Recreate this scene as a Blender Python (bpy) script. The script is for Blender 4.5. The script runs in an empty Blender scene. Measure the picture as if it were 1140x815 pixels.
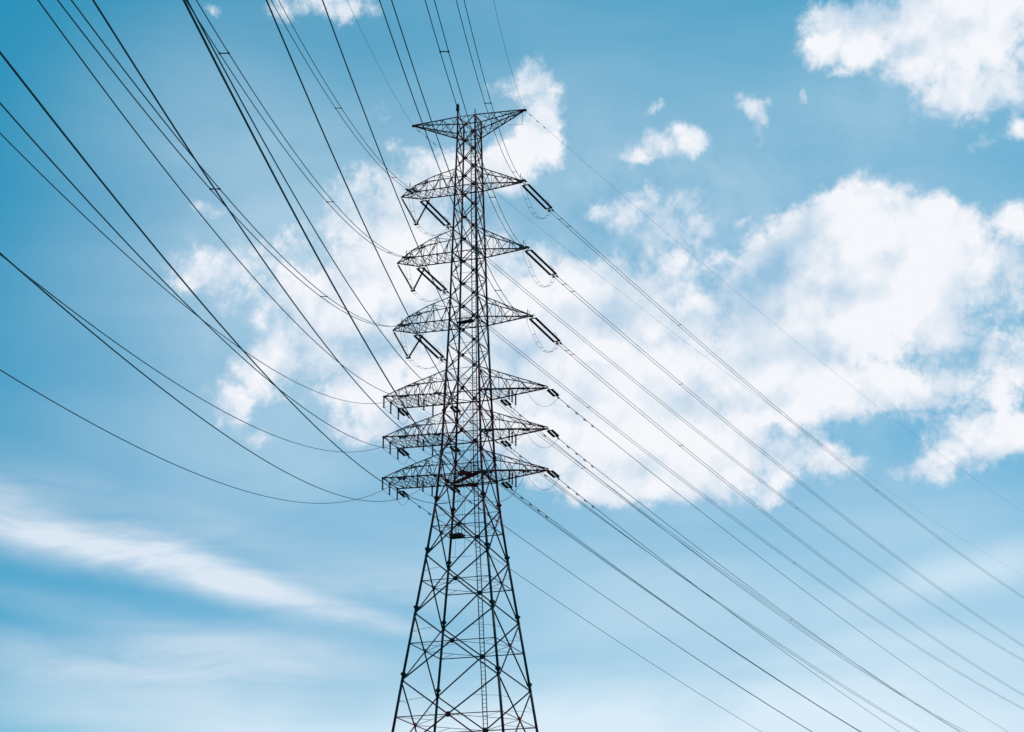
import bpy, math, random
from mathutils import Vector, Matrix
# ------------------------------------------------------------------ camera, sky, sun
sc = bpy.context.scene
COL = sc.collection
cam_d = bpy.data.cameras.new('camera'); cam = bpy.data.objects.new('camera', cam_d); COL.objects.link(cam)
sc.camera = cam
YAW, PITCH, ROLL = -0.322154, 0.315457, -0.002316
CAM = Vector((49.971, -140.130, 1.6))
_f = Vector((math.sin(YAW)*math.cos(PITCH), math.cos(YAW)*math.cos(PITCH), math.sin(PITCH)))
_r0 = Vector((math.cos(YAW), -math.sin(YAW), 0)); _u0 = _r0.cross(_f)
_r = math.cos(ROLL)*_r0 + math.sin(ROLL)*_u0; _u = -math.sin(ROLL)*_r0 + math.cos(ROLL)*_u0
cam.matrix_world = Matrix((( _r.x, _u.x, -_f.x, CAM.x), (_r.y, _u.y, -_f.y, CAM.y), (_r.z, _u.z, -_f.z, CAM.z), (0,0,0,1)))
cam_d.sensor_width = 36; cam_d.lens = 36*2500/1140; cam_d.clip_start = 0.1; cam_d.clip_end = 20000
sc.view_settings.view_transform = 'Standard'; sc.view_settings.look = 'None'
sc.view_settings.exposure = 0; sc.view_settings.gamma = 1; sc.view_settings.use_curve_mapping = False
SUN_AZ, SUN_EL = math.radians(20), math.radians(62)      # azimuth clockwise from +Y
sun_d = bpy.data.lights.new('sun', 'SUN'); sun_d.energy = 2.0; sun_d.angle = math.radians(0.5); sun_d.color = (1, .96, .9)
sun = bpy.data.objects.new('sun', sun_d); COL.objects.link(sun)
_sd = Vector((math.sin(SUN_AZ)*math.cos(SUN_EL), math.cos(SUN_AZ)*math.cos(SUN_EL), math.sin(SUN_EL)))
sun.rotation_euler = _sd.to_track_quat('Z', 'Y').to_euler(); sun.location = (60, 60, 120)

world = bpy.data.worlds.new('World'); sc.world = world; world.use_nodes = True
wt = world.node_tree; wt.nodes.clear()
def wn(kind, **kw):
    n = wt.nodes.new(kind)
    for k, v in kw.items(): setattr(n, k, v)
    return n
def wl(a, b): wt.links.new(a, b)
def wm(op, a, b=None, c=None, clamp=False):
    n = wn('ShaderNodeMath', operation=op, use_clamp=clamp)
    for i, v in enumerate((a, b, c)):
        if v is None: continue
        if isinstance(v, (int, float)): n.inputs[i].default_value = v
        else: wl(v, n.inputs[i])
    return n.outputs[0]
def wmix(f, a, b):
    n = wn('ShaderNodeMix', data_type='RGBA')
    for s, v in ((n.inputs[0], f), (n.inputs[6], a), (n.inputs[7], b)):
        if isinstance(v, (int, float)): s.default_value = v
        elif isinstance(v, tuple): s.default_value = (*v, 1)
        else: wl(v, s)
    return n.outputs[2]
def srgb(r, g, b):
    f = lambda v: v/12.92 if v <= .04045 else ((v+.055)/1.055)**2.4
    return (f(r/255), f(g/255), f(b/255))
SKY_STRENGTH = 0.1
def lum(col): return tuple(v/SKY_STRENGTH for v in col)     # a radiance seen through the Background strength
sky = wn('ShaderNodeTexSky', sky_type='NISHITA', sun_disc=False, sun_elevation=SUN_EL, sun_rotation=SUN_AZ,
         air_density=1.0, dust_density=0.6, ozone_density=1.5)
geo = wn('ShaderNodeTexCoord'); sep = wn('ShaderNodeSeparateXYZ'); wl(geo.outputs['Generated'], sep.inputs[0])
# dome coordinates: azimuth and elevation in units of 1/25 radian
az = wm('MULTIPLY', wm('ARCTAN2', sep.outputs[0], sep.outputs[1]), 25.0)
el = wm('MULTIPLY', wm('ARCSINE', sep.outputs[2]), 25.0)
dome = wn('ShaderNodeCombineXYZ'); wl(az, dome.inputs[0]); wl(el, dome.inputs[1])
ramp = wn('ShaderNodeMapRange', interpolation_type='LINEAR'); wl(el, ramp.inputs[0])
for i_, v_ in enumerate((4.5, 10.8, 0, 1)): ramp.inputs[1+i_].default_value = v_
tint = wn('ShaderNodeVectorMath', operation='MULTIPLY'); wl(sky.outputs[0], tint.inputs[0])
wl(wmix(ramp.outputs[0], (.24, .84, .96), (.075, .93, .97)), tint.inputs[1])      # cool grade of the air: paler low, deeper high
clear = tint.outputs[0]
def dome_at(px, py):
    d = _f*2500 + _r*(px-570) - _u*(py-407.5); d.normalize()
    return math.atan2(d.x, d.y)*25, math.asin(d.z)*25
def wnoise(vec, scale, detail=8, rough=.55, dist=0.0, lac=2.0, off=None, stretch=None):
    if off or stretch:
        m = wn('ShaderNodeMapping'); wl(vec, m.inputs[0])
        m.inputs['Location'].default_value = off or (0,0,0)
        if stretch: m.inputs['Rotation'].default_value = (0,0,stretch[0]); m.inputs['Scale'].default_value = (stretch[1], stretch[2], 1)
        vec = m.outputs[0]
    n = wn('ShaderNodeTexNoise', noise_dimensions='3D'); wl(vec, n.inputs['Vector'])
    n.inputs['Scale'].default_value = scale; n.inputs['Detail'].default_value = detail
    n.inputs['Roughness'].default_value = rough; n.inputs['Distortion'].default_value = dist; n.inputs['Lacunarity'].default_value = lac
    return n
def warp(amp, scale, detail=3, rough=.5):
    n = wnoise(dome.outputs[0], scale, detail, rough)
    s = wn('ShaderNodeVectorMath', operation='SUBTRACT'); wl(n.outputs['Color'], s.inputs[0]); s.inputs[1].default_value = (.5,.5,.5)
    m = wn('ShaderNodeVectorMath', operation='MULTIPLY_ADD'); wl(s.outputs[0], m.inputs[0]); m.inputs[1].default_value = (amp, amp, 0); wl(dome.outputs[0], m.inputs[2])
    return m.outputs[0]
def puffs(vec, lst, hard=0.0):
    """smooth union of soft elliptical cloud masses on the dome: (x, y, rx, ry, tilt degrees, weight)"""
    acc = None
    for x, y, rx, ry, tilt, w in lst:
        cx, cy = dome_at(x, y)
        k = 1/math.cos(cy/25)
        m = wn('ShaderNodeMapping', vector_type='TEXTURE'); wl(vec, m.inputs[0])
        m.inputs['Location'].default_value = (cx, cy, 0)
        if acc is not None:                                  # evaluate the masses one after another
            lc = wn('ShaderNodeCombineXYZ'); wl(wm('MULTIPLY_ADD', acc, 1e-7, cx), lc.inputs[0]); lc.inputs[1].default_value = cy
            wl(lc.outputs[0], m.inputs['Location'])
        m.inputs['Rotation'].default_value = (0, 0, math.radians(-tilt))
        m.inputs['Scale'].default_value = (rx/100*k, ry/100, 1)
        l = wn('ShaderNodeVectorMath', operation='LENGTH'); wl(m.outputs[0], l.inputs[0])
        r = wn('ShaderNodeMapRange', interpolation_type='SMOOTHSTEP'); wl(l.outputs['Value'], r.inputs[0])
        r.inputs[1].default_value = hard; r.inputs[2].default_value = 1.45; r.inputs[3].default_value = w; r.inputs[4].default_value = 0
        acc = r.outputs[0] if acc is None else wm('ADD', acc, r.outputs[0])
    return acc
def step(v, a, b, lo=0.0, hi=1.0):
    r = wn('ShaderNodeMapRange', interpolation_type='SMOOTHSTEP'); wl(v, r.inputs[0])
    for i, x in enumerate((a, b, lo, hi)): r.inputs[1+i].default_value = x
    return r.outputs[0]
# ---- pale high veil thickening towards the horizon and the right
veil_puffs = [
 (1150,850,640,180,0,.92),(620,870,420,150,0,.72),(900,650,420,130,8,.32),(600,650,280,80,0,.30),(250,815,300,60,0,.52),
 (60,420,220,150,0,.05),(260,290,230,220,0,.28),(330,520,240,110,5,.33),(40,780,180,70,0,.12),(230,700,230,56,8,.16),(120,500,240,60,6,.08),
 (1100,330,330,330,0,.28),(560,330,330,250,0,.30),(1040,560,160,70,0,.12),(1080,635,130,30,-8,.38),(330,110,300,170,0,.16),(860,130,300,130,0,.18),(980,560,200,60,0,.1),(660,0,260,110,0,.13),(200,80,120,80,0,.06)]
vs = wnoise(dome.outputs[0], .5, 6, .55, .6, off=(3,1,0), stretch=(math.radians(12), .45, 1.5))
veil = wm('MULTIPLY', puffs(warp(.7,.5,2), veil_puffs), step(vs.outputs[0], .2, .8, .72, 1.25), clamp=True)
sky1 = wmix(veil, clear, lum(srgb(217, 236, 249)))
# ---- cirrus band low on the left, combed along its length
cir_puffs = [(-30,572,130,42,13,.50),(60,592,130,34,14,.54),(150,616,130,30,15,.54),(235,642,130,26,15,.52),(320,665,120,23,14,.48),(400,686,90,15,12,.34),(450,698,80,10,10,.2),
 (20,545,150,46,14,.18),(150,575,160,44,16,.22),(290,612,160,42,15,.25),(410,645,130,34,12,.28),(480,640,110,36,10,.2),
 (60,735,190,36,6,.40),(230,750,210,44,4,.44),(120,795,160,24,4,.34),(330,725,150,34,2,.40),(120,690,200,20,12,.22)]
cn = wnoise(warp(.35,.9,3), 1.0, 8, .6, .5, off=(0,2,0), stretch=(math.radians(14), .38, 2.2))
cir = wm('MULTIPLY', puffs(warp(.25,.8,4), cir_puffs), step(cn.outputs[0], .25, .76, .45, 1.25), clamp=True)
sky2 = wmix(wm('MULTIPLY', cir, .92), sky1, lum(srgb(226, 236, 247)))
# ---- cumulus: soft masses broken by fractal noise
cum = [
 # upper right bank
 (1000,22,120,48,0,.95),(1095,40,100,62,0,1.0),(1070,100,58,34,0,.8),(940,40,60,34,-10,.8),(1000,70,60,24,0,.5),(1140,110,30,40,0,.6),(1125,8,60,30,0,.8),
 (936,80,14,9,0,.6),(895,104,9,11,-30,.55),(1090,158,30,14,-15,.66),(1136,148,20,14,0,.6),(1060,122,50,26,0,.5),(1010,85,36,16,0,.35),
 # small ones
 (735,166,54,22,-8,.9),(770,153,22,20,0,.5),(700,180,26,12,0,.55),(730,120,15,8,-25,.62),(833,112,28,17,30,.60),(846,138,18,28,0,.56),
 (825,249,13,8,-25,.62),(233,228,24,13,10,.72),(290,492,22,14,0,.7),(262,470,22,28,0,.55),(450,168,34,14,20,.46),(422,122,34,16,-20,.42),
 # top centre
 (350,0,64,32,0,.8),(390,8,36,16,0,.5),(312,20,18,16,0,.35),(238,10,18,10,30,.34),
 # right of the tower top
 (585,84,26,30,0,.95),(606,115,28,44,0,.95),(590,165,50,36,0,1.0),(552,192,56,32,0,1.0),(515,180,40,24,0,.7),(545,95,20,14,0,.45),(620,160,16,28,0,.5),
 # broken one right of tower
 (745,215,46,22,-5,.80),(695,238,50,24,0,.8),(772,245,34,30,0,.74),(738,268,60,30,0,.66),(770,292,40,16,0,.4),(668,240,18,12,0,.42),
 # bank behind the tower, left part
 (430,212,62,38,0,.95),(500,195,50,26,0,.8),(425,265,62,44,0,.85),(490,275,80,56,0,.95),(370,325,86,50,0,.85),(440,340,100,74,0,.95),
 (318,378,58,38,0,.85),(285,412,42,34,0,.8),(390,415,95,50,0,.85),(255,445,38,30,0,.78),(450,460,90,50,0,.85),(410,488,60,26,0,.55),
 (228,295,52,36,0,.85),(250,330,50,28,0,.7),(290,290,50,30,0,.5),(330,262,44,24,0,.5),(197,322,20,16,0,.5),(365,240,44,24,0,.55),
 # bank centre
 (560,330,90,64,0,1.0),(620,325,70,46,0,.95),(700,322,90,36,0,1.0),(640,400,120,80,0,1.0),(560,450,90,70,0,1.0),(740,390,120,70,0,1.0),
 (640,500,90,54,0,.9),(700,480,110,64,0,.95),(780,505,100,54,0,.9),(640,545,70,24,0,.6),(730,545,90,24,0,.6),(800,440,100,60,0,.95),(862,552,36,18,0,.7),(815,525,60,40,0,.65),
 # big heap on the right
 (945,226,62,38,0,1.1),(900,255,52,36,0,.95),(858,290,58,42,-20,.95),(985,255,80,56,0,1.05),(1048,240,42,38,0,.95),(1055,300,48,52,0,1.0),(1035,358,48,38,0,.95),
 (960,330,110,66,0,1.05),(860,350,90,66,0,.95),(920,392,90,44,0,.95),(1000,320,70,60,0,.95),
 (1118,282,56,52,0,1.0),(1140,240,34,26,0,.8),(1120,345,34,30,0,.62),(1085,375,40,20,0,.55),(1128,388,40,28,0,.95),(1125,428,34,24,0,.75),
 # lower strips
 (1050,432,92,40,-3,1.05),(960,440,60,30,0,.85),(905,435,64,44,0,.8),(885,458,40,18,0,.6),
 (912,512,54,34,5,1.3),(1085,496,82,42,-12,1.1),(1030,518,40,11,-6,.5),(1130,485,46,28,0,.85),
]
base = puffs(warp(.42, 1.6, 5, .6), cum)
n1 = wnoise(warp(.10, 3.0, 2), 1.6, 10, .64, .2, off=(1.7,.4,2))
n2 = wnoise(dome.outputs[0], 6.0, 7, .72, .8, off=(5,1,0))
bw = warp(.22, 2.6, 4, .6)
bil = wn('ShaderNodeTexVoronoi', feature='SMOOTH_F1', voronoi_dimensions='2D'); wl(bw, bil.inputs['Vector'])
for k_, v_ in (('Scale', 2.6), ('Detail', 4), ('Roughness', .55), ('Lacunarity', 2.3), ('Smoothness', .55)): bil.inputs[k_].default_value = v_
billow = wm('SUBTRACT', .86, bil.outputs['Distance'])          # rounded heads, sharp creases between them
gate = step(base, .0, .25)                                     # no crumbs in the open sky
dens = wm('ADD', wm('SUBTRACT', base, wm('MULTIPLY', wm('SUBTRACT', base, 1.0, clamp=True), .30)), wm('MULTIPLY', gate, wm('MULTIPLY_ADD', wm('SUBTRACT', n1.outputs[0], .5), 1.5, wm('MULTIPLY_ADD', wm('SUBTRACT', n2.outputs[0], .5), .62, wm('MULTIPLY', billow, .50)))))
alpha = step(dens, .24, 1.02)
core = step(dens, .35, 1.6)
# blue-grey shade painted into the cumulus, on flanks and undersides
shade_p = [(850,300,56,34,-35,1.0),(835,340,56,34,0,.65),(905,250,26,40,-30,.45),(385,395,64,36,0,.55),(705,352,80,24,0,.5),(640,430,70,22,0,.35),(960,10,66,24,0,.6),(900,395,70,16,0,.45),(470,230,46,30,0,.3),
 (740,255,60,26,0,.35),(600,130,20,50,0,.25),(250,315,60,34,0,.4),(1080,395,60,14,0,.4),(460,470,80,26,0,.4),(1070,330,22,50,0,.3),(550,400,60,50,0,.3),(330,360,60,30,0,.3),(800,450,80,16,0,.4),(1010,60,60,14,-15,.3),
 (740,182,40,8,-8,.4),(1080,520,60,10,-12,.4),(700,520,90,16,0,.35),(930,330,50,18,0,.3),(1120,320,20,30,0,.35),(560,300,50,14,0,.3)]
sh = puffs(warp(.5,.8,3), shade_p)
n3 = wnoise(warp(.15, 2.0, 3), .8, 8, .52, .3, off=(9,4,0))
ra = wnoise(bw, .95, 4, .45, .2, off=(1.7,.4,2)); rb = wnoise(bw, .95, 4, .45, .2, off=(1.66,.58,2))
relief = wm('SUBTRACT', ra.outputs[0], rb.outputs[0])           # light from above painted into the tone: pale heads, blue-grey hollows and bases
tone = wm('SUBTRACT', wm('ADD', wm('MULTIPLY_ADD', core, .45, .54), wm('MULTIPLY_ADD', relief, 2.4, wm('MULTIPLY', billow, .16))), wm('MULTIPLY_ADD', wm('SUBTRACT', n3.outputs[0], .5), -1.2, wm('MULTIPLY', sh, .7)), clamp=True)
ccol = wmix(tone, lum(srgb(158, 196, 224)), lum(srgb(245, 247, 252)))
halo = wm('MULTIPLY', step(puffs(dome.outputs[0], [(560,340,330,230,0,.5),(900,330,300,220,0,.6),(700,430,330,180,8,.5),(1040,60,190,130,0,.5),(270,360,170,180,0,.45),(590,130,110,110,0,.35),(740,210,120,90,0,.4)]), .1, .9), wm('MULTIPLY_ADD', n1.outputs[0], .8, -.18), clamp=True)
sky3 = wmix(halo, sky2, lum(srgb(214, 232, 246)))
final = wmix(wm('MULTIPLY', alpha, wm('SUBTRACT', 1.0, wm('MULTIPLY', sh, .25), clamp=True)), sky3, ccol)
bg = wn('ShaderNodeBackground'); wl(final, bg.inputs[0]); bg.inputs[1].default_value = SKY_STRENGTH
wo = wn('ShaderNodeOutputWorld'); wl(bg.outputs[0], wo.inputs[0])
world.cycles.sampling_method = 'MANUAL'; world.cycles.sample_map_resolution = 512

# ------------------------------------------------------------------ materials
def material(name, base, rough=.6, metal=0.0, bands=False, noise=.35, spec=.2):
    m = bpy.data.materials.new(name); m.use_nodes = True; t = m.node_tree; b = t.nodes['Principled BSDF']
    b.inputs['Roughness'].default_value = rough; b.inputs['Specular IOR Level'].default_value = spec; b.inputs['Metallic'].default_value = metal
    tc = t.nodes.new('ShaderNodeNewGeometry'); n = t.nodes.new('ShaderNodeTexNoise')
    t.links.new(tc.outputs['Position'], n.inputs['Vector']); n.inputs['Scale'].default_value = 2.3; n.inputs['Detail'].default_value = 5
    r = t.nodes.new('ShaderNodeValToRGB'); t.links.new(n.outputs['Fac'], r.inputs[0])
    r.color_ramp.elements[0].position = .3; r.color_ramp.elements[1].position = .75
    lo = tuple(v*(1-noise) for v in base); hi = tuple(min(1, v*(1+noise)) for v in base)
    r.color_ramp.elements[0].color = (*lo, 1); r.color_ramp.elements[1].color = (*hi, 1)
    out = r.outputs[0]
    if bands:                                         # warning paint: weathered red fields between grey-green ones, by height
        s = t.nodes.new('ShaderNodeSeparateXYZ'); t.links.new(tc.outputs['Position'], s.inputs[0])
        k = t.nodes.new('ShaderNodeValToRGB'); k.color_ramp.interpolation = 'CONSTANT'
        d = t.nodes.new('ShaderNodeMath'); d.operation = 'DIVIDE'; t.links.new(s.outputs[2], d.inputs[0]); d.inputs[1].default_value = 80.0
        t.links.new(d.outputs[0], k.inputs[0]); el_ = k.color_ramp.elements
        el_[0].position = 0; el_[0].color = (0,0,0,1); el_[1].position = 1; el_[1].color = (1,1,1,1)
        for z, v in ((14.0, 0), (14.01, 1), (25.6, 0), (38.4, 1), (49.6, 0), (60.2, 1)):
            e = el_.new(z/80); e.color = (v, v, v, 1)
        mx = t.nodes.new('ShaderNodeMix'); mx.data_type = 'RGBA'; t.links.new(k.outputs[0], mx.inputs[0]); t.links.new(out, mx.inputs[6])
        mx.inputs[7].default_value = (.36, .018, .018, 1)
        n2_ = t.nodes.new('ShaderNodeMath'); n2_.operation = 'MULTIPLY'; t.links.new(n.outputs['Fac'], n2_.inputs[0]); n2_.inputs[1].default_value = 1.4
        fd = t.nodes.new('ShaderNodeMath'); fd.operation = 'MULTIPLY'; fd.use_clamp = True; t.links.new(k.outputs[0], fd.inputs[0]); t.links.new(n2_.outputs[0], fd.inputs[1])
        t.links.new(fd.outputs[0], mx.inputs[0]); out = mx.outputs[2]
    t.links.new(out, b.inputs['Base Color'])
    return m
M_STEEL = material('painted_steel', (.030, .064, .082), .7, .0, bands=True)
M_LAT = material('lattice_steel', (.024, .046, .058), .75, .0, bands=False)
M_PORC = material('brown_porcelain', (.014, .012, .014), .6)
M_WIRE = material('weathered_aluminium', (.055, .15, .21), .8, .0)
M_FIT = material('galvanised_fittings', (.025, .035, .042), .8, .0)
M_CONC = material('concrete', (.32,.31,.29), .9)
M_LAMP = material('lamp_red_glass', (.10, .01, .01), .3)

# ------------------------------------------------------------------ mesh helpers
class MB:
    """collects tubes, boxes and lathes and links them as one mesh object"""
    def __init__(s): s.v = []; s.f = []
    def ring(s, c, ax, r, n, ph=0.0):
        ax = ax.normalized(); a = ax.orthogonal().normalized(); b = ax.cross(a); i0 = len(s.v)
        for k in range(n):
            t = ph + 2*math.pi*k/n; s.v.append(c + a*(r*math.cos(t)) + b*(r*math.sin(t)))
        return i0
    def tube(s, p, q, r, n=5, r2=None):
        p = Vector(p); q = Vector(q); ax = q-p
        if ax.length < 1e-6: return s
        i = s.ring(p, ax, r, n, .4); j = s.ring(q, ax, r if r2 is None else r2, n, .4)
        for k in range(n): s.f.append((i+k, i+(k+1) % n, j+(k+1) % n, j+k))
        s.f.append(tuple(i+n-1-k for k in range(n))); s.f.append(tuple(j+k for k in range(n)))
        return s
    def angle(s, p, q, w):
        """rolled steel angle: two thin legs meeting at a corner"""
        p = Vector(p); q = Vector(q); ax = (q-p)
        if ax.length < 1e-6: return s
        ax.normalize(); up = Vector((0,0,1)) if abs(ax.z) < .9 else Vector((1,0,0))
        a = ax.cross(up).normalized(); b = ax.cross(a).normalized(); t = w*.16
        prof = [(0,0),(w,0),(w,t),(t,t),(t,w),(0,w)]
        i = len(s.v)
        for c in (p, q):
            for x, y in prof: s.v.append(c + a*(x-w*.3) + b*(y-w*.3))
        for k in range(6): s.f.append((i+k, i+(k+1) % 6, i+6+(k+1) % 6, i+6+k))
        s.f.append(tuple(i+5-k for k in range(6))); s.f.append(tuple(i+6+k for k in range(6)))
        return s
    def path(s, pts, r, n=5):
        pts = [Vector(p) for p in pts]; rings = []; a = None
        for i, p in enumerate(pts):
            ax = (pts[min(i+1, len(pts)-1)] - pts[max(i-1, 0)]).normalized()
            a = ax.orthogonal().normalized() if a is None else (a - ax*a.dot(ax)).normalized()
            b = ax.cross(a); i0 = len(s.v); rings.append(i0)
            for k in range(n):
                t = 2*math.pi*k/n; s.v.append(p + a*(r*math.cos(t)) + b*(r*math.sin(t)))
        for i, j in zip(rings[:-1], rings[1:]):
            for k in range(n): s.f.append((i+k, i+(k+1) % n, j+(k+1) % n, j+k))
        s.f.append(tuple(rings[0]+n-1-k for k in range(n))); s.f.append(tuple(rings[-1]+k for k in range(n)))
        return s
    def lathe(s, p, q, prof, n=9):
        """prof: (fraction along p-q, radius)"""
        p = Vector(p); q = Vector(q); ax = q-p; prev = None
        for t, r in prof:
            i = s.ring(p + ax*t, ax, r, n)
            if prev is None: s.f.append(tuple(i+n-1-k for k in range(n)))
            else:
                for k in range(n): s.f.append((prev+k, prev+(k+1) % n, i+(k+1) % n, i+k))
            prev = i
        s.f.append(tuple(prev+k for k in range(n)))
        return s
    def plate(s, c, ax, r, t, n=8):
        c = Vector(c); ax = Vector(ax).normalized(); s.tube(c-ax*t/2, c+ax*t/2, r, n); return s
    def box(s, c, x, y, z, hx, hy, hz):
        c = Vector(c); x = Vector(x).normalized()*hx; y = Vector(y).normalized()*hy; z = Vector(z).normalized()*hz; i = len(s.v)
        for a, b, d in ((-1,-1,-1),(1,-1,-1),(1,1,-1),(-1,1,-1),(-1,-1,1),(1,-1,1),(1,1,1),(-1,1,1)): s.v.append(c + x*a + y*b + z*d)
        for f in ((3,2,1,0),(4,5,6,7),(0,1,5,4),(1,2,6,5),(2,3,7,6),(3,0,4,7)): s.f.append(tuple(i+k for k in f))
        return s
    def build(s, name, mat, parent=None, smooth=False):
        off = Vector((0,0,0)); o_ = parent
        while o_ is not None: off += o_.location; o_ = o_.parent
        me = bpy.data.meshes.new(name); me.from_pydata([v - off for v in s.v], [], s.f); me.materials.append(mat)
        if smooth: me.polygons.foreach_set('use_smooth', [True]*len(me.polygons))
        me.update(); o = bpy.data.objects.new(name, me); COL.objects.link(o)
        if parent is not None: o.parent = parent
        return o
def thing(name, label, cat, loc, group=None):
    o = bpy.data.objects.new(name, None); o.empty_display_size = .3; COL.objects.link(o); o.location = loc
    o['label'] = label; o['category'] = cat
    if group: o['group'] = group
    return o
def lerp(a, b, t): return Vector(a)*(1-t) + Vector(b)*t
def catenary(a, b, sag, n=24):
    a = Vector(a); b = Vector(b)
    return [a.lerp(b, i/n) - Vector((0,0,4*sag*(i/n)*(1-i/n))) for i in range(n+1)]

# ------------------------------------------------------------------ ground
g = bpy.data.meshes.new('ground'); R_ = 6000
g.from_pydata([(-R_,-R_,0),(R_,-R_,0),(R_,R_,0),(-R_,R_,0)], [], [(0,1,2,3)])
mg = material('dry_grass', (.055, .075, .03), .95); g.materials.append(mg)
go = bpy.data.objects.new('ground', g); COL.objects.link(go); go['kind'] = 'structure'

# ------------------------------------------------------------------ the tower (all sizes in metres, axis at the origin)
HW = [(0.0, 6.86), (25.1, 3.695), (30.3, 3.0), (34.7, 2.39), (38.5, 1.88), (42.06, 1.485), (53.35, 1.05), (58.45, .92), (63.5, .78), (67.6, .67), (68.9, .665)]
def hw(z):
    for (a, wa), (b, wb) in zip(HW[:-1], HW[1:]):
        if z <= b: return wa + (wb-wa)*(z-a)/(b-a)
    return HW[-1][1]
SGN = {'a': (-1,-1), 'c': (1,-1), 'd': (1,1), 'b': (-1,1)}
def corner(k, z): w = hw(z); return Vector((SGN[k][0]*w, SGN[k][1]*w, z))
Z5, Z6, Z7, Z4, Z3, Z2 = 47.92, 45.0, 42.07, 53.35, 58.43, 63.49
ZN = [68.9, 67.6, 66.25, 64.85, 63.49, 61.8, 60.15, 58.43, 56.75, 55.05, 53.35, 51.5, 49.65, 46.55, 43.6, 39.98, 36.35, 32.3, 27.75, 22.35, 15.6, 8.0, 0.0]
tower = thing('transmission_tower', 'tall dark steel lattice pylon with seven tiers of cross arms and faded red bands', 'pylon', (0,0,0))
FACES = ('ac', 'cd', 'db', 'ba')
for k in 'acdb':
    mb = MB()
    for (za, zb) in zip(ZN[:-1], ZN[1:]):
        r = lambda z: .108 - .046*z/69
        mb.tube(corner(k, za), corner(k, zb), r(za), 8, r(zb))
    leg = mb.build('leg', M_STEEL, tower, True)
    for z in ZN[13:-1]:                                        # bolted flange joint just above each panel point
        zz = z + (.42 if z < 40 else .12); P = corner(k, zz); ax = corner(k, zz+.3) - P
        R0 = .195 if z < 42 else .15
        MB().lathe(P - ax.normalized()*.13, P + ax.normalized()*.13, [(0, R0*.62), (.3, R0*.78), (.3, R0), (.7, R0), (.7, R0*.78), (1, R0*.62)], 10).build('flange', M_STEEL, leg)
    mb = MB(); mb.box(corner(k, .35), (1,0,0), (0,1,0), (0,0,1), .6, .6, .45).build('footing', M_CONC, tower)
def crossing(za, zb):
    wa, wb = hw(za), hw(zb); return za + (zb-za)*wa/(wa+wb)
for i, (za, zb) in enumerate(zip(ZN[:-1], ZN[1:])):
    mb = MB(); zc = crossing(za, zb)
    w = .056 if za > 50 else (.068 if za > 41 else .082)
    for f in FACES:
        p, q = f
        A, B, C, D = corner(p, za), corner(q, za), corner(p, zb), corner(q, zb)
        out = (A+B)*.5; out.z = 0; out.normalize()
        mb.tube(A, D, w*.62, 4); mb.tube(B + out*w*.9, C + out*w*.9, w*.62, 4)
        ctr = (corner(p, zc)+corner(q, zc))*.5
        mb.plate(ctr, out, .09 + .020*abs(za-zb), .03, 8)
        for P in (A, B):
            mb.plate(P + (ctr-P).normalized()*.08, out, .075 if za > 41 else .10, .03, 6)
        if za < 41 and za > 16:                                # secondary members of the big panels
            mb.tube(lerp(A, ctr, .5), lerp(A, C, .26), .012, 4); mb.tube(lerp(B, ctr, .5), lerp(B, D, .26), .012, 4)
    mb.build('brace_panel', M_STEEL if za < 50 else M_STEEL, tower)
rings = [(z_, r_*1.35, i_) for z_, r_, i_ in [(crossing(a, b), .026, 1) for a, b in zip(ZN[14:-1], ZN[15:])] + [(Z7, .034, 1), (Z6, .034, 1), (Z5, .034, 1), (Z4, .03, 1), (Z3, .03, 1), (Z2, .03, 1), (67.6, .026, 0), (68.9, .026, 1),
         (39.98, .016, 0), (43.6, .016, 0), (46.55, .016, 0), (49.65, .016, 0), (66.25, .014, 0), (56.75, .014, 0), (51.5, .014, 0)]]
for z, r, inner in rings:
    mb = MB(); mid = [(corner(f[0], z)+corner(f[1], z))*.5 for f in FACES]
    for f in FACES: mb.tube(corner(f[0], z), corner(f[1], z), r, 4)
    if inner:
        for k in range(4): mb.tube(mid[k], mid[(k+1) % 4], r*.55, 4)
        if z < 40:
            for k in range(4): mb.tube(lerp(mid[k], mid[(k+1) % 4], .5), corner('cdba'[k], z), r*.42, 4)
    mb.build('horizontal_frame', M_STEEL, tower)

# ladder up the middle of the far face, with rungs and hoops
mb = MB(); LZ = 2.0; pts = []
def lad(z, s): return Vector((s*.15, hw(z)+.10, z))
for s in (-1, 1):
    for (za, zb) in zip([68.4]+ZN[2:-1], ZN[2:-1]+[2.0]): mb.tube(lad(za, s), lad(zb, s), .032, 4)
z = 2.3
while z < 68.2:
    mb.tube(lad(z, -1), lad(z, 1), .019, 4); z += .27
mb.build('ladder', M_LAT, tower)
# walkways and rest platforms with their railings
def walkway(P, Q, width, rail=1.0, posts=5, label=None, thick=.05):
    P, Q = Vector(P), Vector(Q); d = (Q-P); L = d.length; d.normalize(); n = Vector((-d.y, d.x, 0)).normalized()
    mb = MB(); mb.box((P+Q)*.5, d, n, (0,0,1), L/2, width/2, thick)
    for t in range(7): mb.box(lerp(P, Q, (t+.5)/7) - Vector((0,0,thick+.02)), d, n, (0,0,1), .03, width/2, .03)
    o = mb.build('walkway', M_STEEL, tower)
    for s in (-1, 1):
        rb = MB()
        for t in range(posts+1): a = lerp(P, Q, t/posts) + n*s*width/2; rb.tube(a, a + Vector((0,0,rail)), .014, 4)
        for h in (rail, rail*.55): rb.tube(P + n*s*width/2 + Vector((0,0,h)), Q + n*s*width/2 + Vector((0,0,h)), .013, 4)
        rb.build('railing', M_LAT, o)
w7 = hw(Z7)
walkway((-w7*.92, w7*.80, Z7+.08), (w7*.85, -w7*.75, Z7+.08), .34, .75, 7)
walkway((-w7*.95, w7*.95, Z7-.10), (.15, w7*.97, Z7-.10), .32, .30, 3)
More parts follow.
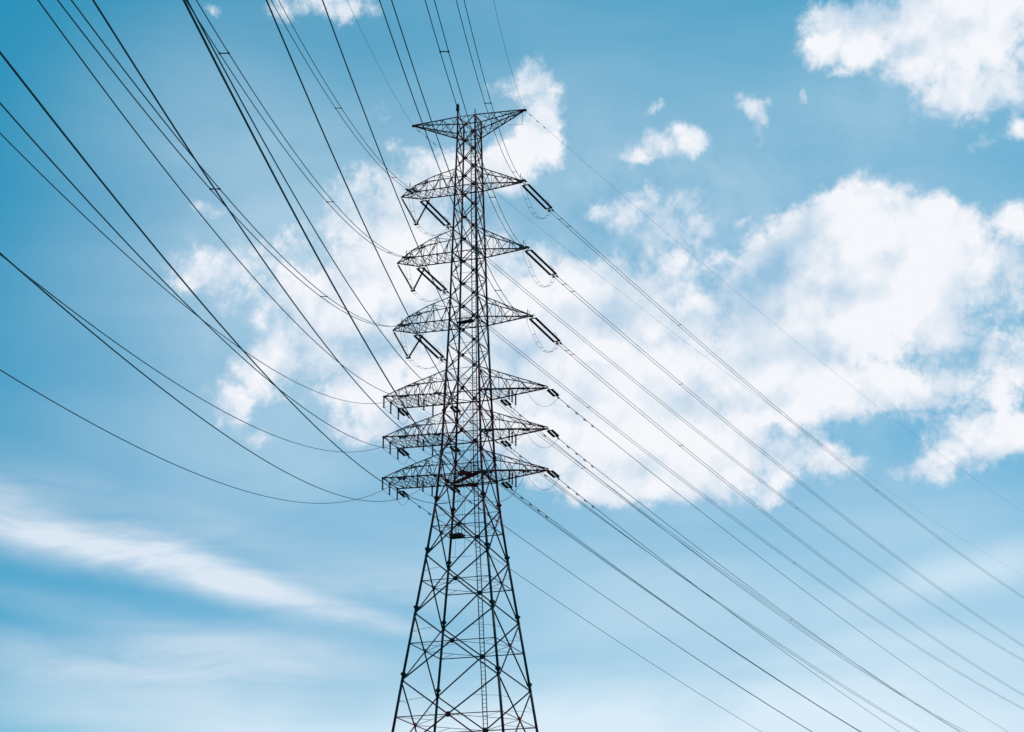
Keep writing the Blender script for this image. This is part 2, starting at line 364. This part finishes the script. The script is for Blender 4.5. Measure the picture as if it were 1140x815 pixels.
walkway((-w7*.2, -w7*.7, Z7+.16), (w7*.25, -w7*.35, Z7+.16), .5, .5, 3, thick=.08)
w4 = hw(Z4); walkway((-w4*.75, w4*.1, Z4+.10), (w4*.35, -w4*.1, Z4+.10), .42, .55, 3)
w3_ = hw(38.45)
walkway((-w3_*1.0, w3_*.96, 38.55), (-w3_*.52, w3_*.96, 38.55), .75, .95, 4, thick=.09)
mb = MB()                                                     # hoist frame above the low platform
for x in (-w3_*.72, -w3_*.50):
    for y in (w3_*.75, w3_*1.0): mb.tube((x, y, 38.4), (x*.8, y*.8, 42.0), .012, 4)
mb.tube((-w3_*1.0, w3_, 37.05), (-w3_*.22, w3_, 37.05), .016, 4); mb.tube((-w3_*.85, w3_, 37.05), (-w3_*.83, w3_, 38.3), .013, 4); mb.tube((-w3_*.5, w3_, 37.05), (-w3_*.48, w3_, 38.3), .013, 4)
mb.build('hoist_frame', M_LAT, tower)
random.seed(4)
for z in (48.9, 46.9, 45.9, 44.3, 43.1, 42.9):                 # rest grids and service pipes inside the shaft
    mb = MB(); w = hw(z)*.55
    for t in range(3): mb.tube((-w, -w+t*w, z), (w, -w+t*w*.9, z), .011, 4)
    mb.tube((-w, -w, z), (-w, w, z), .011, 4); mb.tube((w, -w, z), (w, w, z), .011, 4)
    mb.build('rest_grid', M_LAT, tower)
mb = MB()
for x, y in ((.35, .6), (.55, .6), (-.1, .9), (-.5, .3)): mb.tube((x, y, 42.2), (x*.8, y*.8, 49.2), .012, 4)
mb.build('service_pipes', M_LAT, tower)
# lamps on top
mb = MB(); P = corner('a', 68.9)
mb.tube(P, P + Vector((0,0,.55)), .06, 8); o = mb.build('lamp_post', M_STEEL, tower)
MB().lathe(P + Vector((0,0,.5)), P + Vector((0,0,1.05)), [(0,.13),(.1,.15),(.25,.12),(.7,.12),(.9,.08),(1,.02)], 12).build('lamp_glass', M_LAMP, o)
mb = MB(); P = corner('c', 68.9); mb.tube(P, P + Vector((0,0,.45)), .035, 6); mb.build('lightning_rod', M_STEEL, tower)

# ---- cross arms
def zigzag(mb, A, B, n, r, first=0, t0=0.0, t1=1.0):
    """A, B: functions fraction -> point"""
    pts = []
    for i in range(n+1):
        t = t0 + (t1-t0)*i/n; pts.append((A if (i+first) % 2 == 0 else B)(t))
    for p, q in zip(pts[:-1], pts[1:]): mb.tube(p, q, r, 4)
def poly(pts):
    pts = [Vector(p) for p in pts]; L = [(q-p).length for p, q in zip(pts[:-1], pts[1:])]; T = sum(L)
    def f(t):
        d = t*T
        for l, p, q in zip(L, pts[:-1], pts[1:]):
            if d <= l + 1e-9: return p.lerp(q, min(1, d/l))
            d -= l
        return pts[-1].copy()
    return f
def arm(LN, LF, UN, UF, n, rl, ru, rw, label=None, extra=None, thick=None):
    rl, ru, rw = rl*1.5, ru*1.6, rw*1.9
    """lower near/far chords and upper near/far chords given as point lists; one part with chords, webs and gussets below it"""
    ln, lf, un, uf = poly(LN), poly(LF), poly(UN), poly(UF)
    a = MB().path(LN, rl, 5).build('cross_arm', M_STEEL, tower)          # the near lower chord carries the rest of the arm
    MB().path(LF, rl, 5).build('lower_chord', M_STEEL, a)
    if thick: MB().tube(ln(0) + Vector((0,-.02,.03)), ln(thick[0]) + Vector((0,-.02,.03)), thick[1], 6).build('stiffener', M_STEEL, a)
    for pts in (UN, UF): MB().path(pts, ru, 5).build('upper_chord', M_STEEL, a)
    mb = MB()
    zigzag(mb, un, ln, n, rw, 0, .0, .97); zigzag(mb, uf, lf, n, rw, 0, .0, .97)
    zigzag(mb, ln, lf, n, rw*.9, 0); zigzag(mb, lf, ln, n, rw*.75, 0)
    zigzag(mb, un, uf, max(3, n-2), rw*.75, 0, .05, .8)
    for i in range(1, n):
        t = i/n; mb.tube(ln(t), lf(t), rw*.8, 4)
        if i % 2 == 0 and t < .9: mb.tube(un(t), ln(t), rw*.7, 4); mb.tube(uf(t), lf(t), rw*.7, 4)
        if i % 2 == 1 and t < .85: mb.tube(un(t), uf(t), rw*.8, 4)
        for f_ in (ln, lf): mb.plate(f_(t), (0,1,0), .06, .02, 6)
        mb.plate(un(t), (0,1,0), .045, .02, 6)
    if extra: extra(mb, ln, lf, un, uf)
    mb.build('arm_lattice', M_LAT, a)
    return a
POSTS = {}
for i, (z, zu) in enumerate(((Z5, 49.65), (Z6, 46.55), (Z7, 43.6))):
    # right: pointed arm
    tip = Vector((5.83, -.12, z))
    arm([corner('c', z), tip], [corner('d', z), tip], [corner('c', zu), tip + Vector((0,0,.10))], [corner('d', zu), tip + Vector((0,0,.10))], 7, .034, .022, .013, thick=(.63, .052))
    # left: arm with a broad outer end
    e1, e2, e3 = Vector((-5.53, -1.90, z)), Vector((-5.60, -.42, z)), Vector((-5.60, 1.05, z))
    P = lerp(corner('a', zu), e1 + Vector((0,0,.1)), .68)
    def ex(mb, ln, lf, un, uf):
        mb.tube(P, e2, .018, 4); mb.tube(P, ln(.60), .016, 4); mb.tube(P, lf(.62), .016, 4); mb.tube(e2, ln(.72), .016, 4); mb.tube(e2, lf(.78), .016, 4)
        mb.tube(e2, (-4.0, -.5, z), .016, 4); mb.tube((-4.0, -.5, z), (-3.1, .1, z), .016, 4); mb.tube((-3.1, .1, z), ln(.30), .014, 4); mb.tube((-3.1, .1, z), lf(.25), .014, 4)
        mb.tube(P, (-4.0, -.5, z), .013, 4); mb.tube(un(.45), (-3.1, .1, z), .013, 4)
        mb.tube(un(.17), ln(.42), .024, 4); mb.tube(un(.17), lf(.30), .014, 4)
    LN_ = [corner('a', z), e1]; LF_ = [corner('b', z), e3]
    a = arm(LN_, LF_, [corner('a', zu), P, e1], [corner('b', zu), lerp(corner('b', zu), P, .6) + Vector((0,0,.06)), P], 8, .032, .022, .013, extra=ex)
    MB().tube(e1, e2, .034, 5).tube(e2, e3, .034, 5).plate(e1, (0,1,0), .08, .05).plate(e2, (0,1,0), .09, .05).plate(e3, (0,1,0), .09, .05).build('end_beam', M_STEEL, a)
    POSTS[i] = ([e1, e2, e3], [(-3.02, -1.78, z), (-3.12, -.45, z), (-2.97, .95, z)], [(3.30, -.95, z), (3.30, -.3, z), (3.32, .42, z)])
for z, zu, tx, O, N, F, V2x in ((Z4, 55.05, 4.52, (-5.63, -.19), (-4.285, -1.085), (-4.38, .94), -3.845), (Z3, 60.15, 4.22, (-5.42, -.09), (-4.105, -.835), (-4.24, .995), -3.665), (Z2, 64.85, 4.01, (-5.18, -.1), (-3.92, -.67), (-3.925, .704), -3.25)):
    tip = Vector((tx, .12, z))
    arm([corner('c', z), tip], [corner('d', z), tip], [corner('c', zu), tip + Vector((0,0,.10))], [corner('d', zu), tip + Vector((0,0,.10))], 6, .032, .024, .013)
    O, N, F = (Vector((*q, z)) for q in (O, N, F))
    Q = N*.93 + Vector((-.28, -.0, 0)); Q.z = z + .52
    m1 = lerp(corner('a', zu), Q, .52) + Vector((0,0,.12))
    def ex(mb, ln, lf, un, uf):
        mb.tube(Q, F, .015, 4); mb.tube(N, F, .022, 4); mb.tube(O, F, .02, 4); mb.tube(Q, ln(.62), .014, 4); mb.tube(lerp(Q, O, .5), N, .013, 4); mb.tube(m1, lf(.5), .013, 4)
    a = arm([corner('a', z), N, O], [corner('b', z), F, O], [corner('a', zu), m1, Q, O], [corner('b', zu), lerp(corner('b', zu), Q, .55) + Vector((0,0,.1)), Q], 8, .030, .022, .013, extra=ex)
# top arm for the two earth wires
for s, ks in ((1, 'cd'), (-1, 'ab')):
    tip = Vector((4.25, 0, 69.0)) if s > 0 else Vector((-4.35, 0, 69.0))
    a = arm([corner(ks[0], 67.6), tip], [corner(ks[1], 67.6), tip], [corner(ks[0], 68.9), tip + Vector((0,0,.06))], [corner(ks[1], 68.9), tip + Vector((0,0,.06))], 6, .030, .028, .013)
    MB().plate(tip, (0,1,0), .10, .10).build('tip_plate', M_STEEL, a)
mb = MB(); t_ = Vector((4.0, .1, 68.9)); mb.tube(t_, t_ - Vector((0,0,.95)), .011, 4).tube(t_ - Vector((0,0,.95)), t_ - Vector((1.1,0,.8)), .011, 4).build('earth_lead', M_WIRE, tower)

# ------------------------------------------------------------------ spans: (attachment, clamp, heading, slope, curvature, spacer distances)
FAR = {
    'RO5': ([5.822, -0.195, 47.922], [5.991, 1.754, 47.75], 0.09052, -0.04259, 0.0001855, []),
    'RO6': ([5.808, -0.22, 44.997], [5.976, 1.717, 44.814], 0.08643, -0.05154, 0.0002295, []),
    'RO7': ([5.833, -0.366, 42.072], [6.005, 1.622, 41.908], 0.08608, -0.06581, 0.000234, []),
    'LO7': ([-5.601, 1.177, 42.072], [-5.453, 2.895, 41.8], 0.08611, -0.07777, 0.0002328, []),
    'RI7': ([1.957, 1.394, 42.072], [2.111, 3.174, 41.881], 0.08006, -0.0645, 0.0002882, []),
    'R2': ([4.004, 0.304, 63.494], [4.439, 5.336, 63.275], 0.09022, -0.00614, 0.000208, [1.8, 3.4, 27.9, 91.8]),
    'R3': ([4.221, 0.188, 58.435], [4.681, 5.5, 58.178], 0.09222, -0.02014, 0.0002032, [1.7, 3.3, 26.9, 90.7]),
    'R4': ([4.52, 0.211, 53.355], [4.963, 5.319, 52.972], 0.08667, -0.03286, 0.000229, [1.6, 2.5, 26.2, 91.2]),
    'L2': ([-3.925, 0.704, 63.494], [-3.506, 5.539, 63.056], 0.09651, -0.03155, 0.0002105, [86.5, 189.7]),
    'L3': ([-4.241, 0.994, 58.435], [-3.829, 5.748, 58.038], 0.09961, -0.04816, 0.0002225, [27.6, 84.8, 186.2]),
    'L4': ([-4.38, 0.94, 53.355], [-3.971, 5.653, 52.79], 0.09114, -0.05251, 0.0001785, [27.2, 85.7]),
    'ER': ([4.25, 0.0, 69.0], [4.25, 0.0, 69.0], 0.09283, 0.03357, 0.0001826, []),
    'EL': ([-4.35, 0.0, 69.0], [-4.35, 0.0, 69.0], 0.10008, 0.01045, 0.0001747, []),
    'RI5': ([1.996, 1.06, 47.922], [2.15, 2.84, 47.782], 0.07473, -0.05308, 0.0003027, []),
    'RI6': ([1.96, 1.239, 44.997], [2.108, 2.948, 44.82], 0.08151, -0.0565, 0.0002761, []),
    'LI7': ([-1.828, 1.326, 42.072], [-1.68, 3.035, 41.844], 0.0864, -0.06997, 0.0002265, []),
    'LI6': ([-1.828, 1.326, 44.997], [-1.68, 3.035, 44.769], 0.08562, -0.06646, 0.0002387, []),
    'LI5': ([-1.828, 1.326, 47.922], [-1.68, 3.035, 47.693], 0.08864, -0.05426, 0.0002048, []),
    'LO6': ([-5.531, 0.765, 44.997], [-5.368, 2.646, 44.746], 0.08687, -0.07403, 0.0002246, []),
    'LO5': ([-5.58, 0.833, 47.922], [-5.425, 2.624, 47.703], 0.08758, -0.06985, 0.0002148, []),
}
NEAR = {
    'LO7': ([-4.125, -1.6, 42.072], [-3.623, -3.329, 41.458], 2.8588, -0.34317, 0.000948, []),
    'LI7': ([-1.65, -1.5, 42.072], [-1.122, -3.221, 41.461], 2.84409, -0.34093, 0.0008507, []),
    'RI7': ([1.95, -1.3, 42.072], [2.462, -3.026, 41.441], 2.85295, -0.35255, 0.0009401, []),
    'RO7': ([4.4, -0.6, 42.072], [4.913, -2.325, 41.447], 2.85274, -0.34899, 0.0008831, []),
    'LO6': ([-4.125, -1.6, 44.997], [-3.611, -3.325, 44.373], 2.85206, -0.34857, 0.0009164, []),
    'LI6': ([-1.65, -1.5, 44.997], [-1.122, -3.221, 44.374], 2.844, -0.34749, 0.0008627, []),
    'RI6': ([1.95, -1.3, 44.997], [2.47, -3.023, 44.345], 2.84876, -0.36377, 0.0009345, []),
    'RO6': ([4.4, -0.6, 44.997], [4.903, -2.328, 44.366], 2.85817, -0.35213, 0.0009614, []),
    'LO5': ([-4.125, -1.6, 47.922], [-3.61, -3.325, 47.288], 2.8515, -0.35362, 0.0009292, []),
    'LI5': ([-1.65, -1.5, 47.922], [-1.125, -3.222, 47.295], 2.84542, -0.34989, 0.0008649, []),
    'RI5': ([1.95, -1.3, 47.922], [2.466, -3.024, 47.258], 2.85064, -0.37045, 0.0009773, []),
    'RO5': ([4.4, -0.6, 47.922], [4.904, -2.328, 47.28], 2.85791, -0.35837, 0.000967, []),
    'R2': ([4.025, 0.0, 63.494], [5.444, -4.795, 61.524], 2.85391, -0.39879, 0.0009535, [53.8, 17.5]),
    'R3': ([4.225, 0.0, 58.435], [5.616, -4.803, 56.577], 2.85961, -0.37653, 0.0009916, [79.7, 47.1]),
    'R4': ([4.5, 0.0, 53.355], [5.885, -4.804, 51.555], 2.86087, -0.36445, 0.0009068, [45.9]),
    'L2': ([-3.92, -0.67, 63.494], [-2.459, -5.452, 61.638], 2.84501, -0.37573, 0.0009064, [51.1, 18.2]),
    'L3': ([-4.105, -0.835, 58.435], [-2.597, -5.602, 56.549], 2.83531, -0.38143, 0.0008472, [88.3, 56.4, 20.0]),
    'L4': ([-4.285, -1.085, 53.355], [-2.777, -5.852, 51.533], 2.83513, -0.36825, 0.0008015, [87.3, 55.6]),
    'ER': ([4.25, 0.0, 69.0], [4.25, 0.0, 69.0], 2.85627, -0.38916, 0.0009599, []),
    'EL': ([-4.35, 0.0, 69.0], [-4.35, 0.0, 69.0], 2.86917, -0.28832, 0.0009589, []),
}

TIER = {'2': 'second tier from top', '3': 'third tier from top', '4': 'fourth tier from top', '5': 'fifth tier from top', '6': 'sixth tier from top', '7': 'lowest tier'}
SIDE = {'LO': 'outer left end', 'LI': 'inner left position', 'RI': 'inner right position', 'RO': 'right tip', 'L': 'left end', 'R': 'right tip'}
def where(k): return SIDE[k[:-1]], TIER[k[-1]]
def span(T, s):
    (A, C, th, a, b, sp) = T
    return Vector((C[0]+s*math.sin(th), C[1]+s*math.cos(th), C[2]+a*s+b*s*s))
def near_fix(T):
    # the near parabolas start at the attachment, not at the clamp
    (A, C, th, a, b, sp) = T
    return (A, A, th, a, b, sp)
def side_vec(T): th = T[2]; return Vector((math.cos(th), -math.sin(th), 0))
def disc_string(mb, P, Q, pitch, R):
    P, Q = Vector(P), Vector(Q); L = (Q-P).length; n = max(4, int(L/pitch)); prof = []
    for i in range(n):
        t = (i+.15)/n; d = 1/n
        prof += [(t, .028), (t+.12*d, R*.7), (t+.35*d, R), (t+.70*d, R*.95), (t+.85*d, R*.55)]
    mb.lathe(P, Q, prof, 8)
def tension_string(key, T, far, big):
    A, C = Vector(T[0]), Vector(T[1]); d = (C-A).normalized(); sd = side_vec(T); sep = .22 if big else .155
    s_, t_ = where(key)
    way = 'leading away right' if far else 'pointing up left'
    kind = 'long double insulator string' if big else 'short double insulator string'
    o = thing('insulator_string', f'{kind}, {s_}, {t_}, {way}', 'insulator', A, 'tension insulator strings on the pylon')
    L = (C-A).length; h = .35 if big else .42
    p0 = A + d*h; p1 = C - d*(h if not big else h*1.2)
    for s in (-1, 1):
        mb = MB(); disc_string(mb, p0 + sd*sep*s, p1 + sd*sep*s, .146 if big else .15, .088 if big else .096); mb.build('disc_stack', M_PORC, o, True)
    for e0, e1_ in ((A, p0), (C, p1)): MB().tube(e0, e1_, .03, 6).box(e1_, sd, d, d.cross(sd), sep+.06, .05, .02).build('yoke', M_FIT, o)
    up = Vector((0,0,1)); horns = []
    if big:
        r0 = p1 - d*.55
        horns = [([p1 + up*.05, p1 + up*.42 + d*.1, p1 + up*.52 - d*.35, r0 + up*.40, r0 + up*.22], .014), ([p0, p0 + up*.34, p0 + up*.40 + d*.3, p0 + up*.2 + d*.45], .013), ([p1 - up*.05, p1 - up*.30 - d*.1, p1 - up*.28 - d*.45], .012)]
        for s in (-1, 1): MB().box(C + sd*.14*s, d, sd, up, .16, .04, .05).build('dead_end_clamp', M_FIT, o)
    else:
        horns = [([p1, p1 + up*.22, p1 + up*.24 - d*.25], .012)]; MB().box(C, d, sd, up, .12, .035, .045).build('dead_end_clamp', M_FIT, o)
    for pts, r in horns: MB().path(pts, r, 4).build('arcing_horn', M_FIT, o)
    return o
R1 = .0195; R2 = .0175
def conductor(key, T, far, big):
    s_, t_ = where(key); S = 250 if far else 210
    ss = [i*2.5 for i in range(int(S/2.5)+1)]
    sd = side_vec(T); s0 = 0 if far else (Vector(T[1])-Vector(T[0])).length*.94
    TT = T if far else near_fix(T)
    way = 'receding to lower right' if far else 'sweeping to upper left'
    C = Vector(T[1])
    if big:
        o = thing('twin_conductor', f'paired wires with spacers, {s_}, {t_}, {way}', 'power line', C, 'twin conductors with spacers')
        for s in (-1, 1):
            MB().path([span(TT, s0 + q) + sd*.14*s for q in ss], R2 if far else R2*.92, 6).build('wire', M_WIRE, o, True)
        for q in T[5]:
            P = span(TT, s0*0 + q); t = (span(TT, q+.5)-P).normalized()
            mb = MB(); mb.tube(P - sd*.15, P + sd*.15, .020, 6)
            for s in (-1, 1): mb.box(P + sd*.14*s, t, sd, t.cross(sd), .06, .024, .026)
            mb.build('spacer', M_FIT, o)
    else:
        o = thing('conductor', f'single wire, {s_}, {t_}, {way}', 'power line', C, 'single conductors')
        MB().path([span(TT, s0 + q) for q in ss], (R1 if far else R1*.72), 6).build('wire', M_WIRE, o, True)
        if far:
            for q in (1.75, 3.35, 4.85, 6.35):
                P = span(TT, q); t = (span(TT, q+.5)-P).normalized()
                mb = MB(); mb.tube(P - t*.2 - Vector((0,0,.09)), P + t*.2 - Vector((0,0,.09)), .012, 4)
                for s in (-1, 1): mb.tube(P + t*(.2*s) - Vector((0,0,.09)), P + t*(.11*s) - Vector((0,0,.09)), .035, 6)
                mb.box(P - Vector((0,0,.045)), t, sd, (0,0,1), .03, .02, .06); mb.build('vibration_damper', M_FIT, o)
    return o
JS = {'R2': 1.55, 'R3': 1.7, 'R4': 1.45, 'RO5': .92, 'RO6': .95, 'RO7': 1.0}
for k in ('L2','R2','L3','R3','L4','R4','LO5','LI5','RI5','RO5','LO6','LI6','RI6','RO6','LO7','LI7','RI7','RO7'):
    big = len(k) == 2; F, N = FAR[k], NEAR[k]; s_, t_ = where(k)
    tension_string(k, F, True, big); tension_string(k, N, False, big)
    conductor(k, F, True, big); conductor(k, N, False, big)
    # jumper linking both sides under the arm
    a, b = Vector(N[1]), Vector(F[1])
    o = thing('jumper', f'{"twin" if big else "thin"} slack jumper loop hanging under {s_}, {t_}', 'jumper wire', a, 'jumper loops under the arms')
    if big:
        if k[0] == 'L':
            vb = {'L2': (-4.14, .35, 61.42), 'L3': (-4.38, .455, 56.40), 'L4': (-4.655, .42, 51.38)}[k]
            pts = catenary(a, vb, .35, 10) + catenary(vb, b, .75, 14)[1:]
        else: pts = catenary(a, b, JS[k], 26)
        for s in (-1, 1): MB().path([p + Vector((.13*s, 0, 0)) for p in pts], .0085, 5).build('wire', M_WIRE, o, True)
        for q in (5, 8, 11, 14, 17, 20, 23):
            if q < len(pts)-1: P = pts[q]; MB().tube(P - Vector((.14,0,0)), P + Vector((.14,0,0)), .014, 5).build('spacer', M_FIT, o)
    else:
        i = {'5': 0, '6': 1, '7': 2}[k[-1]]
        if k[:2] == 'RO': pts = catenary(a, b, JS[k], 26)
        else:
            ps = POSTS[i][{'LO': 0, 'LI': 1, 'RI': 2}[k[:2]]]
            hang = [Vector(p) - Vector((0,0,.78)) for p in ps]
            pts = catenary(a, hang[0], .15, 8) + catenary(hang[0], hang[1], .06, 6)[1:] + catenary(hang[1], hang[2], .06, 6)[1:] + catenary(hang[2], b, .45, 10)[1:]
        MB().path(pts, .011, 5).build('wire', M_WIRE, o, True)
# V strings holding the left jumpers away from the tower
for k, O, V2, B in (('L2', (-5.18, -.1), (-3.25, .755), (-4.14, .35, 61.42)), ('L3', (-5.42, -.09), (-3.665, 1.075), (-4.38, .455, 56.40)), ('L4', (-5.63, -.19), (-3.845, 1.225), (-4.655, .42, 51.38))):
    z = {'L2': Z2, 'L3': Z3, 'L4': Z4}[k]; B = Vector(B)
    o = thing('v_insulator', f'slim V shaped insulator pair hanging under left end, {TIER[k[-1]]}', 'insulator', Vector((*O, z)), 'V shaped insulator pairs')
    for q in (Vector((*O, z)), Vector((*V2, z))):
        mb = MB(); d = (B-q).normalized(); disc_string(mb, q + d*.15, B - d*.12, .13, .075); mb.tube(q, q + d*.16, .025, 5); mb.build('disc_stack', M_PORC, o, True)
    MB().box(B, (1,0,0), (0,1,0), (0,0,1), .16, .06, .05).build('jumper_clamp', M_FIT, o)
names = {0: ('outer', 'outer left end'), 1: ('inner', 'middle of left arm'), 2: ('inner', 'right arm')}
DEP = ('nearest of three', 'middle of three', 'farthest of three')
for i, t in ((0, '5'), (1, '6'), (2, '7')):
    for j in range(3):
        for m, p in enumerate(POSTS[i][j]):
            p = Vector(p)
            o = thing('post_insulator', f'upright post insulator, {names[j][1]}, {TIER[t]}, {DEP[m]}', 'insulator', p, 'post insulators below the arms')
            mb = MB(); prof = [(0, .05), (.06, .05)]
            for n_ in range(6): f0 = .08 + n_*.145; prof += [(f0, .035), (f0+.03, .068), (f0+.08, .066), (f0+.11, .035)]
            prof += [(.97, .045), (1, .045)]
            mb.lathe(p, p - Vector((0,0,.72)), prof, 8); mb.build('shed_stack', M_PORC, o, True)
            MB().box(p - Vector((0,0,.77)), (0,1,0), (1,0,0), (0,0,1), .10, .035, .04).build('wire_clamp', M_FIT, o)
for k, s_ in (('ER', 'right'), ('EL', 'left')):
    for far, T in ((True, FAR[k]), (False, NEAR[k])):
        way = 'receding to lower right' if far else 'running up to top edge'
        o = thing('earth_wire', f'very thin earth wire, {s_} tip of topmost arm, {way}', 'earth wire', Vector(T[1]), 'earth wires on the pylon top')
        S = 260 if far else 200
        MB().path([span(T, q*2.5) for q in range(int(S/2.5)+1)], .0085 if far else .0095, 5).build('wire', M_WIRE, o, True)
        if far:
            for q in (.9, 2.2, 3.5):
                P = span(T, q); t = (span(T, q+.5)-P).normalized(); MB().tube(P - t*.18 - Vector((0,0,.05)), P + t*.18 - Vector((0,0,.05)), .022, 5).build('vibration_damper', M_FIT, o)
